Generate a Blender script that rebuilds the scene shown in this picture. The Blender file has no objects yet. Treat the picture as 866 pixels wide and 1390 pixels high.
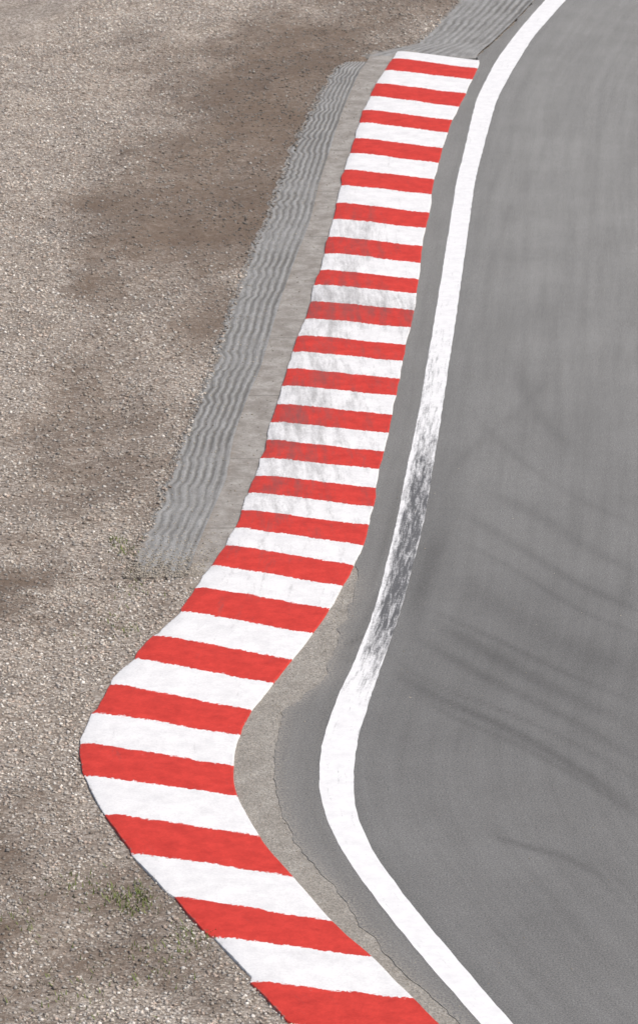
import bpy, math, numpy as np
from mathutils import Vector
rng=np.random.default_rng(7)
H=20.0
# ---- survey points -> flat ground metres (X right, Y away from the stand, viewpoint tower at origin)
def g(u,v,h=0.0):
    k=(H-h)/H
    return ((u-433)*21.283/(v+1250)*k, (121044/(v+1250)-7.28)*k)
def G(l,h=0.0): return np.array([g(u,v,h) for u,v in l])
def catmull(P,n=8):
    P=np.asarray(P,float); Q=np.vstack([2*P[0]-P[1],P,2*P[-1]-P[-2]]); out=[]
    for i in range(1,len(Q)-2):
        p0,p1,p2,p3=Q[i-1],Q[i],Q[i+1],Q[i+2]
        for t in np.arange(n)/n:
            out.append(.5*((2*p1)+(p2-p0)*t+(2*p0-5*p1+4*p2-p3)*t*t+(3*p1-p0-3*p2+p3)*t**3))
    out.append(P[-1]); return np.array(out)
def curve(l,n=8):
    P=catmull(G(l),n); P=P[np.argsort(P[:,1])]
    sl0=(P[10,0]-P[0,0])/(P[10,1]-P[0,1]); sl1=(P[-1,0]-P[-12,0])/(P[-1,1]-P[-12,1])
    def f(Y):
        Y=np.asarray(Y,float); x=np.interp(Y,P[:,1],P[:,0])
        x=np.where(Y<P[0,1],P[0,0]+(Y-P[0,1])*sl0,x)
        return np.where(Y>P[-1,1],P[-1,0]+(Y-P[-1,1])*sl1,x)
    return f
def vn(x,y,scale,seed=0,octs=3):
    x=np.asarray(x,float)*scale; y=np.asarray(y,float)*scale; o=np.zeros(np.broadcast(x,y).shape); a=1;tot=0
    for k in range(octs):
        r=np.random.default_rng(seed*31+k).random((256,256))
        xi=np.floor(x).astype(int); yi=np.floor(y).astype(int); fx=x-xi; fy=y-yi
        fx=fx*fx*(3-2*fx); fy=fy*fy*(3-2*fy)
        A=r[xi%256,yi%256];B=r[(xi+1)%256,yi%256];C=r[xi%256,(yi+1)%256];D=r[(xi+1)%256,(yi+1)%256]
        o=o+a*((A*(1-fx)+B*fx)*(1-fy)+(C*(1-fx)+D*fx)*fy); tot+=a; a*=.5; x=x*2.03+17; y=y*2.03+5
    return o/tot
def smooth(x,a,b):
    t=np.clip((x-a)/(b-a),0,1); return t*t*(3-2*t)

# ---------------- kerb stripe survey
KL=[(540,69),(533,79),(523,95),(511,113),(503,130),(494,149),(487,166),(481,187),(475,207),(467,230),(462,251),(457,275),(452,297),(445,321),(440,343),(434,366),(426,386),(421,409),(415,432),(405,455),(399,477),(391,500),(384,523),(376,548),(368,572),(362,597),(356,621),(346,645),(337,668),(329,692),(320,716),(306,740),(288,767),(268,797),(246,829),(210,862),(182,893),(148,928),(127,967),(111,1008),(115,1052),(141,1104),(181,1158),(236,1217),(285,1272),(345,1332),(405,1392),(470,1455),(540,1520)]
KR=[(651,82),(648,93),(641,108),(632,127),(623,145),(614,163),(608,180),(601,201),(596,221),(590,243),(586,264),(583,289),(578,310),(573,334),(571,357),(568,379),(565,398),(562,421),(557,445),(551,468),(547,490),(542,514),(537,537),(532,563),(527,588),(521,613),(515,637),(511,662),(507,688),(501,713),(493,740),(480,767),(465,795),(448,826),(425,860),(396,895),(370,928),(343,964),(326,998),(317,1039),(323,1081),(352,1135),(398,1190),(452,1251),(506,1299),(562,1356),(622,1413),(688,1475),(755,1538)]
LINE=[(740,768,0),(722,750,20),(697,724,50),(675,705,80),(664,693,100),(649,677,130),(640,667,160),(631,656,200),(619,644,250),(611,637,300),(603,630,350),(595,623,400),(587,616,450),(578,608,500),(570,601,550),(560,593,600),(549,585,650),(540,577,700),(528,565,750),(516,552,800),(500,537,850),(480,519,900),(457,502,950),(440,487,1000),(433,480,1050),(440,484,1100),(462,504,1150),(495,537,1200),(533,576,1250),(574,618,1300),(617,661,1350),(661,705,1400),(706,750,1450)]
ASPH=[(727,0),(700,28),(672,55),(645,82),(608,160),(590,221),(577,289),(567,340),(558,398),(545,460),(535,520),(520,590),(508,650),(497,700),(490,740),(487,772),(483,792),(471,830),(461,860),(446,905),(437,925),(411,945),(388,965),(377,1000),(374,1040),(378,1080),(392,1130),(420,1170),(460,1215),(490,1255),(527,1300),(578,1350),(632,1400),(690,1455)]
RIBL=[(620,0),(594,28),(577,45),(557,60),(503,72),(470,85),(448,100),(420,150),(395,200),(377,250),(357,300),(335,350),(316,400),(300,450),(283,500),(262,550),(243,600),(225,650),(205,700),(180,750),(166,786)]
RIBR=[(500,85),(490,100),(468,150),(452,200),(436,250),(424,300),(405,350),(387,400),(372,450),(357,500),(336,550),(320,600),(311,650),(290,700),(270,750),(258,792)]
fKL=curve([p for p in KL],6); fKR=curve(KR,6)
fLl=curve([(a,v) for a,b,v in LINE]); fLr=curve([(b,v) for a,b,v in LINE])
fA=curve(ASPH); fRL=curve(RIBL); fRR=curve(RIBR)
Yv=lambda v: 121044/(v+1250)-7.28
def outer(Y):   # outer limit of paved surfaces
    return np.where(Y>Yv(784),fRL(Y),fKL(Y)+.06)

# ---------------- mesh helpers
def new_obj(name,me,mat):
    ob=bpy.data.objects.new(name,me); bpy.context.collection.objects.link(ob); me.materials.append(mat); return ob
def grid_mesh(name,X,Y,Z,mat,uv=None,attrs=None,smoothsh=True):
    n,m=X.shape
    co=np.stack([X,Y,Z],-1).reshape(-1,3)
    idx=np.arange(n*m).reshape(n,m)
    f=np.stack([idx[:-1,:-1],idx[:-1,1:],idx[1:,1:],idx[1:,:-1]],-1).reshape(-1,4)
    a=co[f[len(f)//2+m//2]]
    if np.cross(a[1]-a[0],a[2]-a[0])[2]<0: f=f[:,::-1]
    me=raw_mesh(name,co,f)
    if uv is not None:
        l=me.uv_layers.new(name='UVMap'); u=uv.reshape(-1,2)[f.reshape(-1)]
        l.data.foreach_set('uv',u.astype(np.float32).ravel())
    for k,a in (attrs or {}).items():
        at=me.attributes.new(k,'FLOAT','POINT'); at.data.foreach_set('value',a.astype(np.float32).ravel())
    me.polygons.foreach_set('use_smooth',np.full(len(f),smoothsh))
    me.update(); return new_obj(name,me,mat)
def raw_mesh(name,co,f):
    me=bpy.data.meshes.new(name); k=f.shape[1]
    me.vertices.add(len(co)); me.vertices.foreach_set('co',np.asarray(co,np.float32).ravel())
    me.loops.add(f.size); me.loops.foreach_set('vertex_index',f.astype(np.int32).ravel())
    me.polygons.add(len(f)); me.polygons.foreach_set('loop_start',np.arange(0,f.size,k,dtype=np.int32))
    me.update(calc_edges=True); return me

# ---------------- node helpers
class M:
    def __init__(s,name,rough=.9,spec=.25):
        s.m=bpy.data.materials.new(name); s.m.use_nodes=True; s.t=s.m.node_tree
        s.b=s.t.nodes['Principled BSDF']; s.b.inputs['Roughness'].default_value=rough; s.b.inputs['Specular IOR Level'].default_value=spec
        s.obj=s.n('ShaderNodeTexCoord').outputs['Object']; s.uv=s.t.nodes[-1].outputs['UV']
    def n(s,t,**p):
        x=s.t.nodes.new(t)
        for k,v in p.items(): setattr(x,k,v)
        return x
    def put(s,sock,v):
        if isinstance(v,bpy.types.NodeSocket): s.t.links.new(v,sock)
        else:
            if isinstance(v,tuple) and len(v)==3 and sock.type=='RGBA': v=v+(1,)
            sock.default_value=v
    def noise(s,vec,scale,detail=4,rough=.55):
        x=s.n('ShaderNodeTexNoise'); s.put(x.inputs['Vector'],vec); x.inputs['Scale'].default_value=scale
        x.inputs['Detail'].default_value=detail; x.inputs['Roughness'].default_value=rough; return x.outputs['Fac']
    def vor(s,vec,scale,feat='F1'):
        x=s.n('ShaderNodeTexVoronoi',feature=feat); s.put(x.inputs['Vector'],vec); x.inputs['Scale'].default_value=scale; return x
    def scale(s,vec,sc):
        x=s.n('ShaderNodeMapping'); s.put(x.inputs['Vector'],vec); x.inputs['Scale'].default_value=sc; return x.outputs[0]
    def ramp(s,f,st,interp='LINEAR'):
        x=s.n('ShaderNodeValToRGB'); s.put(x.inputs[0],f); cr=x.color_ramp; cr.interpolation=interp
        while len(cr.elements)<len(st): cr.elements.new(.5)
        for e,(p,c) in zip(cr.elements,st):
            e.position=p; e.color=(c,c,c,1) if isinstance(c,(int,float)) else (*c,1)
        return x.outputs[0]
    def math(s,op,a,b=0.,clamp=False):
        x=s.n('ShaderNodeMath',operation=op,use_clamp=clamp); s.put(x.inputs[0],a); s.put(x.inputs[1],b); return x.outputs[0]
    def mr(s,v,a,b,c=0.,d=1.):
        x=s.n('ShaderNodeMapRange'); s.put(x.inputs[0],v)
        for i,k in enumerate((a,b,c,d)): x.inputs[i+1].default_value=k
        return x.outputs[0]
    def mix(s,f,a,b,blend='MIX'):
        x=s.n('ShaderNodeMix',data_type='RGBA',blend_type=blend); s.put(x.inputs[0],f); s.put(x.inputs[6],a); s.put(x.inputs[7],b); return x.outputs[2]
    def attr(s,name,out='Fac'):
        return s.n('ShaderNodeAttribute',attribute_name=name).outputs[out]
    def sep(s,vec):
        x=s.n('ShaderNodeSeparateXYZ'); s.put(x.inputs[0],vec); return x.outputs
    def bump(s,h,strength=.5,dist=.01):
        x=s.n('ShaderNodeBump'); s.put(x.inputs['Height'],h); x.inputs['Strength'].default_value=strength; x.inputs['Distance'].default_value=dist
        s.t.links.new(x.outputs[0],s.b.inputs['Normal'])
    def col(s,c): s.put(s.b.inputs['Base Color'],c)

# ---- gravel ground
m=M('gravel_ground',.95,.1)
v1=m.vor(m.obj,24); c=m.ramp(m.sep(v1.outputs['Color'])[0],[(0,(.27,.225,.19)),(.35,(.44,.385,.33)),(.7,(.56,.495,.43)),(1,(.75,.69,.62))])
big=m.noise(m.obj,.7,6,.65); c=m.mix(m.ramp(big,[(.35,.4),(.6,0.)]),c,(.30,.25,.205))
crack=m.ramp(v1.outputs['Distance'],[(.0,1.),(.8,.6)]); c=m.mix(1.,c,crack,'MULTIPLY')
soiln=m.noise(m.obj,5,8,.86); so=m.math('ADD',m.attr('soil'),m.mr(soiln,.3,.7,-.5,.5))
c=m.mix(m.ramp(so,[(.05,0.),(.55,.62),(1.0,.96)]),c,m.ramp(m.noise(m.obj,20,6,.85),[(.3,(.08,.058,.043)),(.7,(.25,.19,.147))]))
m.col(c); m.bump(m.math('ADD',m.math('MULTIPLY',v1.outputs['Distance'],-.7),m.math('MULTIPLY',soiln,2.4)),.75,.022); MG=m.m
# ---- stones
m=M('gravel_stone',.9,.2); c=m.attr('tint','Color'); m.col(m.mix(.25,c,m.ramp(m.noise(m.obj,90,2),[(.3,.4),(.7,1.)]),'MULTIPLY')); MS=m.m
# ---- asphalt
m=M('asphalt',.88,.22)
fine=m.noise(m.obj,46,3,.9); med=m.noise(m.obj,7,6,.75); big=m.noise(m.obj,.5,5,.65)
c=m.ramp(fine,[(.32,(.085,.086,.086)),(.5,(.19,.191,.189)),(.68,(.335,.335,.328))])
c=m.mix(m.ramp(med,[(.3,.3),(.65,0.)]),c,(.115,.115,.115))
c=m.mix(1.,c,m.ramp(big,[(.3,.88),(.7,1.05)]),'MULTIPLY')
st=m.noise(m.scale(m.uv,(4,.18,1)),1.,6,.65); c=m.mix(1.,c,m.ramp(st,[(.3,.88),(.6,1.05)]),'MULTIPLY')
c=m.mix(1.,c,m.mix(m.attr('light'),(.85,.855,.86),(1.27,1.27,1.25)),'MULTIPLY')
rb=m.math('MULTIPLY',m.attr('rubber'),m.ramp(m.noise(m.obj,16,6,.85),[(.3,.3),(.65,1.)]),True)
c=m.mix(rb,c,(.048,.048,.049))
dust=m.math('MULTIPLY',m.attr('dust'),m.ramp(m.noise(m.obj,30,5,.8),[(.42,0.),(.62,1.)])); c=m.mix(dust,c,(.36,.33,.29))
m.col(c); m.bump(fine,.4,.008); MA=m.m
# ---- white line paint
m=M('line_paint',.6,.3)
fine=m.noise(m.obj,60,4,.8); c=m.ramp(m.noise(m.obj,5,5,.75),[(.3,(.70,.70,.705)),(.6,(.80,.80,.80))])
ls=m.noise(m.scale(m.uv,(1,.07,1)),20.,5,.75)
sp=m.math('ADD',m.attr('rubber'),m.mr(ls,.3,.7,-.55,.55))
sp=m.math('ADD',sp,m.mr(m.noise(m.obj,22,6,.85),.3,.7,-.26,.26))
c=m.mix(m.ramp(sp,[(.3,0.),(1.,.92)]),c,(.06,.06,.062))
c=m.mix(m.ramp(m.noise(m.obj,22,6,.85),[(.6,0.),(.72,.4)]),c,(.3,.3,.3))
m.col(c); m.bump(fine,.3,.004); ML=m.m
# ---- kerb paint
m=M('kerb_paint',.7,.2)
u,v,_=m.sep(m.uv)
w1=m.mr(m.noise(m.obj,2.2,2),.2,.8,-.04,.04); w2=m.mr(m.noise(m.obj,18,5,.8),.2,.8,-.07,.07)
vv=m.math('ADD',m.math('ADD',v,w1),w2)
isr=m.math('FLOOR',m.math('MODULO',vv,2.))
ed=m.math('ABSOLUTE',m.math('SUBTRACT',m.math('FRACT',vv),.5))
white=m.ramp(m.noise(m.obj,3,7,.78),[(.3,(.66,.66,.665)),(.58,(.80,.80,.80))])
red=m.ramp(m.noise(m.obj,4,7,.8),[(.3,(.44,.035,.027)),(.62,(.64,.056,.042))])
c=m.mix(isr,white,red)
c=m.mix(1.,c,m.ramp(m.noise(m.obj,40,3,.8),[(.3,.88),(.6,1.)]),'MULTIPLY')
sv=m.n('ShaderNodeCombineXYZ'); m.put(sv.inputs[0],m.math('ADD',m.math('MULTIPLY',u,9.),m.math('MULTIPLY',v,.5))); m.put(sv.inputs[1],m.math('MULTIPLY',v,.6))
streak=m.noise(sv.outputs[0],1.3,6,.72)
dt=m.math('ADD',m.math('MULTIPLY',m.attr('dirt'),1.15),m.math('ADD',m.mr(streak,.3,.7,-.4,.4),m.mr(m.noise(m.obj,28,5,.85),.3,.7,-.2,.2)))
c=m.mix(m.ramp(dt,[(.4,0.),(1.15,.62)]),c,(.10,.09,.088))
chip=m.ramp(m.noise(m.obj,16,6,.85),[(.63,0.),(.70,.6)]); c=m.mix(m.math('MULTIPLY',chip,m.mr(ed,.2,.5,.25,1.)),c,(.34,.32,.30))
c=m.mix(m.ramp(m.math('ADD',m.attr('edge'),m.mr(m.noise(m.obj,14,5,.8),.3,.7,-.4,.4)),[(.5,0.),(.85,.85)]),c,(.24,.21,.18))
m.col(c); m.bump(m.math('ADD',m.noise(m.obj,60,4,.8),m.math('MULTIPLY',m.noise(m.obj,9,3),.5)),.3,.006); MK=m.m
# ---- concretes
def concrete(name,a,b,c3,sc=1,dirt=.5):
    m=M(name,.92,.15)
    c=m.ramp(m.noise(m.obj,24*sc,5,.8),[(.3,a),(.7,b)]); c=m.mix(m.ramp(m.noise(m.obj,2.5,6,.75),[(.4,dirt),(.62,0.)]),c,c3)
    return m,c
m,c=concrete('apron_concrete',(.28,.265,.245),(.45,.43,.40),(.20,.18,.16),1,.75)
u,v,_=m.sep(m.uv); jo=m.math('ABSOLUTE',m.math('SUBTRACT',m.math('FRACT',m.math('DIVIDE',v,3.1)),.5))
c=m.mix(m.ramp(jo,[(.0,.7),(.008,0.)]),c,(.12,.11,.1))
so=m.math('ADD',m.attr('soil'),m.mr(m.noise(m.obj,9,6,.8),.3,.7,-.4,.4)); c=m.mix(m.ramp(so,[(.45,0.),(.85,.75)]),c,(.25,.21,.17))
m.col(c); m.bump(m.noise(m.obj,35,5,.8),.5,.012); MC=m.m
m,c=concrete('ribbed_concrete',(.25,.252,.25),(.42,.42,.41),(.20,.195,.185),1,.5)
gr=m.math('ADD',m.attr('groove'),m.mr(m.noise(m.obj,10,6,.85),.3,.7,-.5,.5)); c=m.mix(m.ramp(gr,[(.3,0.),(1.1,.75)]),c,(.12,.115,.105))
st=m.noise(m.scale(m.uv,(26,.8,1)),1.,5,.7); c=m.mix(m.ramp(st,[(.48,0.),(.66,.5)]),c,(.13,.128,.125))
so=m.math('ADD',m.attr('soil'),m.mr(m.noise(m.obj,7,6,.8),.3,.7,-.45,.45)); c=m.mix(m.ramp(so,[(.4,0.),(.75,.95)]),c,m.ramp(m.noise(m.obj,24,4,.8),[(.35,(.20,.165,.135)),(.65,(.42,.365,.31))]))
m.col(c); m.bump(m.noise(m.obj,40,5,.8),.6,.012); MR=m.m
m,c=concrete('verge_concrete',(.24,.225,.20),(.45,.425,.385),(.21,.19,.165),1.2,.5)
v1=m.vor(m.obj,38); c=m.mix(.4,c,m.ramp(m.sep(v1.outputs['Color'])[0],[(0,.35),(1,1.)]),'MULTIPLY'); c=m.mix(1.,c,(1.15,1.15,1.15),'MULTIPLY')
m.col(c); m.bump(m.math('ADD',v1.outputs['Distance'],m.noise(m.obj,30,5,.8)),.6,.015); MV=m.m
m=M('grass_blade',.7,.2); m.col(m.ramp(m.noise(m.obj,20,2),[(.3,(.10,.14,.04)),(.7,(.22,.25,.09))])); MGr=m.m

# ---------------- soil map (dark earth over the gravel)
BL=[(560,10,90,28,1.),(430,25,120,28,.7),(340,85,65,42,1.3),(440,105,50,36,1.05),(480,60,60,22,.9),(330,150,55,45,.95),(395,160,35,50,.95),(375,230,38,65,1.25),(255,205,65,42,1.15),(270,265,55,45,1.2),(350,300,45,60,1.1),(300,370,50,50,1.1),(180,300,65,45,.7),(130,330,50,35,.45),(225,330,60,50,.8),(140,370,45,50,.5),(160,480,60,50,.45),(250,480,35,60,.35),(190,600,50,50,.55),(110,560,50,50,.35),(60,600,60,40,.4),(100,640,80,35,.3),(0,780,45,40,1.6),(180,800,60,35,.5),(60,830,40,30,.3),(60,1040,60,60,.35),(120,1130,50,45,.55),(10,1215,50,40,1.5),(200,1250,60,50,.6),(0,1350,60,50,.6),(150,1350,80,50,.6),(240,1390,60,50,.6),(40,300,40,30,.3),(230,110,70,28,.5),(150,60,60,14,.3),(230,720,25,60,.4),(140,710,30,40,.35),(30,1130,40,30,.4)]
def soil(X,Y):
    s=np.zeros(np.shape(X))
    Xw=X+(vn(X,Y,.8,3)-.5)*1.8; Yw=Y+(vn(X,Y,.5,4)-.5)*7
    for u,v,ru,rv,k in BL:
        cx,cy=g(u,v); rx=ru*21.283/(v+1250); ry=rv*121044/(v+1250)**2
        s=s+k*np.exp(-((Xw-cx)/rx/1.2)**2-((Yw-cy)/ry/1.2)**2)
    s=1.08*(1-np.exp(-s*1.15))+(vn(X,Y,.7,9,4)-.5)*.7-.14
    return s
def ground_z(X,Y):
    d=outer(Y)-X
    z=-.004+smooth(d,0,1.2)*((vn(X,Y,.55,11,2)-.5)*.26+(vn(X,Y,2.2,12,2)-.5)*.09)
    return np.where(d<-.12,-.07,z)
xs=np.concatenate([-12-np.geomspace(1500,.5,30),np.arange(-12,7,.1),7+np.geomspace(.5,1500,30)])
ys=np.concatenate([28-np.geomspace(400,.5,20),np.arange(28,105,.16),105+np.geomspace(.5,3000,30)])
X,Y=np.meshgrid(xs,ys)
grid_mesh('ground',X,Y,ground_z(X,Y),MG,attrs={'soil':soil(X,Y)})

# ---------------- asphalt
def seg_dist(X,Y,P):
    best=np.full(X.shape,1e9); tt=np.zeros(X.shape); n=len(P)-1
    for i in range(n):
        a,b=P[i],P[i+1]; d=b-a; L=d@d; t=np.clip(((X-a[0])*d[0]+(Y-a[1])*d[1])/L,0,1)
        q=np.hypot(X-a[0]-t*d[0],Y-a[1]-t*d[1]); mk=q<best; best=np.where(mk,q,best); tt=np.where(mk,(i+t)/n,tt)
    return best,tt
MARKS=[ # (points, half width m, strength)
 ([(525,905),(590,945),(680,985),(770,1035),(880,1110)],.09,.6),
 ([(540,930),(620,975),(700,1010),(790,1060),(900,1130)],.06,.4),
 ([(520,880),(580,925),(690,968),(790,1015),(900,1080)],.05,.35),
 ([(580,835),(660,885),(760,940),(890,1000)],.16,.35),
 ([(560,860),(650,915),(760,970),(890,1045)],.10,.4),
 ([(570,820),(660,862),(770,915),(890,965)],.06,.35),
 ([(600,770),(680,825),(780,880),(890,925)],.3,.22),
 ([(650,660),(730,700),(800,745),(890,790)],.16,.32),
 ([(620,690),(700,740),(790,795),(890,840)],.10,.34),
 ([(600,720),(700,775),(790,830),(890,870)],.06,.3),
 ([(600,660),(640,610),(700,560),(760,500)],.10,.16),
 ([(700,480),(712,530),(740,575),(790,620)],.12,.25),
 ([(660,1130),(710,1148),(770,1165),(825,1197)],.07,.5),
 ([(700,340),(695,400),(700,470)],.2,.12),
 ([(800,300),(760,420),(745,540),(780,650)],.25,.12),
 ([(620,600),(600,680),(585,760),(560,840)],.22,.3),
 ([(850,420),(800,560),(820,700)],.3,.12),
 ([(560,880),(575,800),(600,720)],.12,.25),
 ([(640,560),(700,620),(790,680),(880,720)],.08,.24),
 ([(530,870),(500,900),(460,890),(420,870)],.05,.4),
 ([(540,830),(500,860),(450,885)],.04,.35),
 ([(560,780),(520,800),(490,850),(450,920)],.06,.3),
 ([(545,640),(533,700),(515,760),(495,820)],.05,.35),
 ([(780,120),(720,240),(690,330)],.10,.13),
 ([(700,250),(668,360),(650,470)],.08,.14),
]
off=np.concatenate([[0,.0005],np.arange(.02,8,.055),np.arange(8,15,.5)])
yy=np.concatenate([np.arange(15,35,.5),np.arange(35,95,.1),np.arange(95,130,1.),np.arange(130,400,10.)])
O,Y=np.meshgrid(off,yy)
jag=(vn(Y*0,Y,3.0,21,4)-.5)*.14+(vn(Y*0,Y,14.,22,2)-.5)*.05
X=fA(Y)+O+jag*np.exp(-O*4)
Z=np.zeros_like(X); Z[:,0]=-.03
rub=np.zeros_like(X)
for pts,w,k in MARKS:
    P=catmull(G(pts),5); d,t=seg_dist(X,Y,P)
    rub+=k*np.exp(-(d/w)**2)*np.clip(np.sin(np.pi*np.clip(t,.02,.98))*1.8,0,1)*(.55+.9*vn(X,Y,.8,33))
cx,cy=g(720,900); rub+=.2*np.exp(-((X-cx)/2.2)**2-((Y-cy)/4.0)**2)
lin=X-fLl(Y)
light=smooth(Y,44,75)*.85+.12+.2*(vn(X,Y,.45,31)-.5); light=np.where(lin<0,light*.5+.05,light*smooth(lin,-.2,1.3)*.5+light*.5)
dust=np.exp(-O/.12)*.8*smooth(-Y,-Yv(760),-Yv(800))+.12+.12*(lin<0)
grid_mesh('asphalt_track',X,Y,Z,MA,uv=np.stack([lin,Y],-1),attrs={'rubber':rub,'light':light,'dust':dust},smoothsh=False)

# ---------------- white edge line
yy=np.concatenate([np.arange(15,35,.5),np.arange(35,95,.08),np.arange(95,400,4.)])
T,Y=np.meshgrid(np.linspace(0,1,13),yy)
a=fLl(Y)+(vn(Y*0,Y,5,41)-.5)*.02; b=fLr(Y)+(vn(Y*0,Y,5,42)-.5)*.02
X=a+(b-a)*T; v=121044/(Y+7.28)-1250
rub=.86*smooth(v,520,680)*(1-smooth(v,800,980))*(.35+.75*smooth(T,.0,.35))*(1-.25*smooth(T,.9,1))+.45*np.exp(-((v-520)/70)**2)*(1-T*.7)+.25*np.exp(-((v-900)/80)**2)*T
grid_mesh('edge_line',X,Y,np.full_like(X,.004),ML,uv=np.stack([T*.33,Y],-1),attrs={'rubber':rub})

# ---------------- kerb
n=8; PL=catmull(G(KL,.03),n); PR=catmull(G(KR,.01),n); S=np.arange(len(PL))/n
per=np.repeat(rng.normal(0,.026,len(KL)),n)[:len(S)]; amp=smooth(S,30,38)*.9+.25
PL[:,0]+=per*amp+(vn(S*0,S,2.,51)-.5)*.06; PR[:,0]+=(vn(S*0,S,2.,52)-.5)*.04
ts=np.concatenate([[0,0.002],np.linspace(.015,.85,17),[.88,.91,.935,.96,.98,.995,1.0,1.0]])
Tt,Ss=np.meshgrid(ts,S)
X=PR[:,0:1]+(PL[:,0:1]-PR[:,0:1])*Tt; Y=PR[:,1:2]+(PL[:,1:2]-PR[:,1:2])*Tt
fr=Ss%1
Z=.010+.034*np.sin(np.clip(Tt/.9,0,1)*np.pi/2)**1.3-.007*np.cos(fr*2*np.pi)*smooth(Tt,0,.3)+.006*(Ss.astype(int)%2)*smooth(Tt,.1,.9)
Z-=.022*np.clip((Tt-.88)/.12,0,1)**2
Z[:,0]=-.04; Z[:,-1]=-.08
dirt=.13+.42*np.exp(-((Ss-24)/8)**2)*(.5+.6*np.exp(-((Tt-.75)/.3)**2))+.34*np.exp(-((Ss-13)/2.5)**2)*np.exp(-((Tt-.7)/.35)**2)+.32*np.exp(-((Ss-17)/1.2)**2)
edge=np.maximum(np.exp(-(1-Tt)/.025)*.6,np.exp(-Tt/.015)*.5)
grid_mesh('racing_kerb',X,Y,Z,MK,uv=np.stack([Tt,Ss],-1),attrs={'dirt':dirt,'edge':edge})

# ---------------- concrete apron beside the kerb
yy=np.arange(Yv(800),Yv(66),.1); T,Y=np.meshgrid(np.linspace(0,1,16),yy)
x0=np.minimum(fRR(Y),fKL(Y)-.05)-.05; x1=fKL(Y)+.4
X=x0+(x1-x0)*T; Z=.003+(vn(X,Y,1.2,61)-.5)*.008; Z[0,:]=-.06; Z[-1,:]=-.06
ds=np.exp(-T*(x1-x0)/.1)*.45+.1+.7*np.exp(-(Y-yy.min())/1.2)+.35*(vn(X,Y,.7,63)-.4)
Y=Y+(vn(X,X*0,3,62)-.5)*.3*(np.abs(Y-yy.min())<.3)
grid_mesh('concrete_apron',X,Y,Z,MC,uv=np.stack([T,Y],-1),attrs={'soil':ds})

# ---------------- ribbed concrete runoff
def ribs(name,xl,xr,y0,y1,nr,bury):
    yy=np.arange(y0,y1,.05); T,Y=np.meshgrid(np.linspace(0,1,nr*8+1),yy)
    x0=xl(Y)+(vn(Y*0,Y,2.5,71,4)-.5)*.24; x1=xr(Y)
    X=x0+(x1-x0)*T
    wob=(vn(Y*0,Y,6.,72,2)-.5)*.2+(vn(X,Y,.6,73,2)-.5)*.7+(vn(X,Y,5,79,2)-.5)*.14
    ph=T*nr+wob; c=np.cos(ph*2*np.pi); am=np.clip(.2+1.2*vn(X,Y,.6,77),.25,1.3)
    Z=.006+.006*c*am+(vn(X,Y,6,74)-.5)*.009
    Z[:,0]-=.04; e=Y-y0; Z-=bury*.03*np.exp(-e/.6); Z-=.05*(e<.04)
    s=np.exp(-T/.10)*.65+.06+bury*.7*np.exp(-e/1.0)
    Y=Y+((vn(X*3,X*0,1.5,75,3)-.5)*1.6*bury)*np.exp(-e/.8)
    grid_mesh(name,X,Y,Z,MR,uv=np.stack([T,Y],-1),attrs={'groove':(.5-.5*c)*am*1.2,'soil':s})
ribs('ribbed_concrete_strip',fRL,lambda Y:fRR(Y)-.04,Yv(792),Yv(84),7,1.)
ribs('ribbed_concrete_strip',fRL,lambda Y:fA(Y)-.03,Yv(77),130,10,.0)

# ---------------- rough verge between kerb and asphalt
yy=np.concatenate([np.arange(20,36,.5),np.arange(36,Yv(690),.08)]); T,Y=np.meshgrid(np.linspace(0,1,24),yy)
x0=fKR(Y)-.3; x1=fA(Y)+.25; X=x0+(x1-x0)*T
grid_mesh('concrete_verge',X,Y,-.009+(vn(X,Y,4,81)-.5)*.010,MV,uv=np.stack([T,Y],-1))

# ---------------- loose stones
def stones(name,PX,PY,PZ,R,COL):
    N=len(PX); base=np.array([[1,0,0],[0,1,0],[-1,0,0],[0,-1,0],[0,0,1],[0,0,-1]],float)
    a=rng.random(N)*2*np.pi; sc=np.stack([np.ones(N),rng.uniform(.6,1.,N),rng.uniform(.4,.75,N)],-1)*R[:,None]
    V=base[None]*(1+rng.normal(0,.16,(N,6,1)))*sc[:,None,:]+rng.normal(0,.18,(N,6,3))*R[:,None,None]*.6
    x=V[...,0]*np.cos(a)[:,None]-V[...,1]*np.sin(a)[:,None]; y=V[...,0]*np.sin(a)[:,None]+V[...,1]*np.cos(a)[:,None]
    co=np.stack([x+PX[:,None],y+PY[:,None],V[...,2]+(PZ+R*.2)[:,None]],-1).reshape(-1,3)
    F=np.array([[0,1,4],[1,2,4],[2,3,4],[3,0,4],[1,0,5],[2,1,5],[3,2,5],[0,3,5]])
    f=(F[None]+(np.arange(N)*6)[:,None,None]).reshape(-1,3)
    me=raw_mesh(name,co,f); at=me.attributes.new('tint','FLOAT_COLOR','POINT')
    c4=np.concatenate([np.repeat(COL,6,0),np.ones((N*6,1))],1).astype(np.float32); at.data.foreach_set('color',c4.ravel())
    new_obj(name,me,MS)
def place(N,y0,y1,w,rmin,rmax):
    Y=rng.uniform(y0,y1,N); X=outer(Y)+.12-rng.random(N)*w
    R=rmin+(rmax-rmin)*rng.random(N)**1.8
    return X,Y,R
A=[place(54000,35,53,6.5,.011,.038),place(60000,53,92,8.5,.016,.044),place(4000,53,92,.35,.01,.025)]
PX=np.concatenate([a[0] for a in A]);PY=np.concatenate([a[1] for a in A]);R=np.concatenate([a[2] for a in A])
s=soil(PX,PY); dens=vn(PX,PY,1.1,90,3)
keep=rng.random(len(PX))>np.clip((s-.1)*.8,0,.68)+np.clip(.5-dens,0,.5); PX,PY,R,s=PX[keep],PY[keep],R[keep],s[keep]
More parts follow.
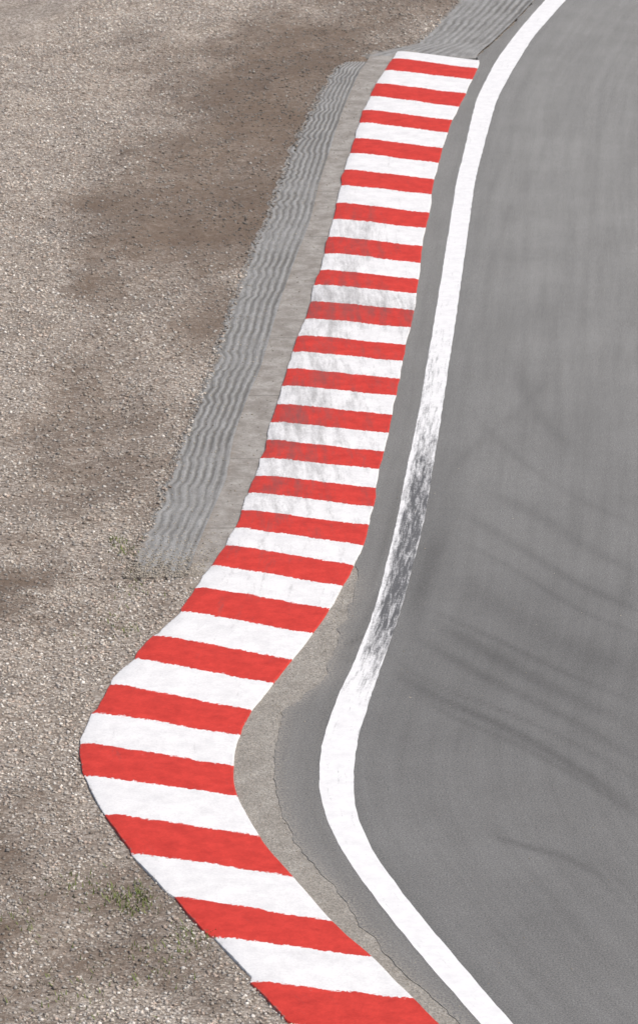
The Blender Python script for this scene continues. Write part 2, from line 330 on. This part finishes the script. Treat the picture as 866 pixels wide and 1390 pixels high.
keep=~((PY<Yv(784))&(PX>fKL(PY)-.03)); PX,PY,R,s=PX[keep],PY[keep],R[keep],s[keep]
pal=np.array([[.66,.60,.53],[.56,.50,.435],[.60,.495,.42],[.47,.44,.405],[.80,.76,.70],[.34,.29,.245],[.58,.52,.45]])
C=pal[rng.integers(0,len(pal),len(PX))]*rng.uniform(.7,1.1,(len(PX),1)); C=C*(1-.70*np.clip(s,0,1))[:,None]
PZ=ground_z(PX,PY)
PZ=np.where(PX>outer(PY)-.02,.012,PZ)
n2=1600; Y2=rng.uniform(36,Yv(770),n2); X2=fKR(Y2)+.02+rng.random(n2)*(fA(Y2)-fKR(Y2)+.12); R2=rng.uniform(.004,.012,n2)
n3=90; Y3=rng.uniform(38,60,n3); X3=fA(Y3)+rng.random(n3)**1.5*5; R3=rng.uniform(.006,.016,n3)
n4=1500; Y4=rng.uniform(Yv(784),Yv(90),n4); X4=fRL(Y4)+rng.random(n4)**1.8*(fKL(Y4)-fRL(Y4)-.1); R4=rng.uniform(.006,.018,n4)
n5=1300; Y5=Yv(784)+rng.exponential(.6,n5); X5=fRL(Y5)+rng.random(n5)*(fKL(Y5)-fRL(Y5)-.05); R5=rng.uniform(.008,.022,n5)
C2=np.array([[.42,.38,.32]])*rng.uniform(.6,1.2,(n2+n3+n4+n5,1))
PX=np.concatenate([PX,X2,X3,X4,X5]);PY=np.concatenate([PY,Y2,Y3,Y4,Y5]);R=np.concatenate([R,R2,R3,R4,R5])
PZ=np.concatenate([PZ,np.full(n2,-.008),np.zeros(n3),np.full(n4,.008),np.full(n5,.0)]);C=np.concatenate([C,C2])
stones('gravel',PX,PY,PZ,R,C)

# ---------------- sparse grass
V=[];F=[]
for u,v,k,sp in [(172,748,60,.12),(158,733,30,.07),(183,1222,190,.16),(140,1215,50,.2),(95,1200,40,.15),(262,1275,90,.18),(150,850,30,.25),(185,795,30,.2),(215,1300,80,.3),(120,1340,90,.4),(40,1265,30,.2),(170,855,24,.12)]:
    cx,cy=g(u,v)
    for i in range(k):
        x=cx+rng.normal(0,sp);y=cy+rng.normal(0,sp*1.4);z=float(ground_z(np.array([x]),np.array([y]))[0])
        if z<-.06: continue
        a=rng.random()*6.28;h=rng.uniform(.03,.085);w=.008;l=rng.uniform(.01,.06);b=len(V)
        V+= [(x-w*math.sin(a),y+w*math.cos(a),z),(x+w*math.sin(a),y-w*math.cos(a),z),(x+l*.5*math.cos(a)+w*.7*math.sin(a),y+l*.5*math.sin(a)-w*.7*math.cos(a),z+h*.65),(x+l*math.cos(a),y+l*math.sin(a),z+h)]
        F+=[(b,b+1,b+2),(b,b+2,b+3)]
new_obj('grass',raw_mesh('grass',np.array(V),np.array(F)),MGr)

# ---------------- light, sky, camera
sc=bpy.context.scene
el=math.radians(55); az=math.radians(125)
d=Vector((math.sin(az)*math.cos(el),math.cos(az)*math.cos(el),math.sin(el)))
L=bpy.data.lights.new('sun','SUN'); L.energy=2.5; L.angle=math.radians(1.5); L.color=(1,.96,.905)
so=bpy.data.objects.new('sun',L); so.rotation_euler=d.to_track_quat('Z','Y').to_euler(); so.location=(20,-10,40); bpy.context.collection.objects.link(so)
w=bpy.data.worlds.new('World'); sc.world=w; w.use_nodes=True; nt=w.node_tree
sk=nt.nodes.new('ShaderNodeTexSky'); sk.sky_type='NISHITA'; sk.sun_disc=False; sk.sun_elevation=el; sk.sun_rotation=az; sk.dust_density=5
bg=nt.nodes['Background']; nt.links.new(sk.outputs[0],bg.inputs[0]); bg.inputs[1].default_value=.125
cam=bpy.data.cameras.new('camera'); co=bpy.data.objects.new('camera',cam); bpy.context.collection.objects.link(co)
co.location=(0,0,H); co.rotation_euler=(math.radians(70),0,0); cam.sensor_fit='VERTICAL'; cam.sensor_height=36; cam.lens=36*5344/1390; cam.clip_end=6000; cam.clip_start=.5
cam.dof.use_dof=True; cam.dof.focus_distance=52; cam.dof.aperture_fstop=4.5
sc.camera=co
sc.view_settings.view_transform='Standard'; sc.view_settings.look='None'; sc.view_settings.exposure=0
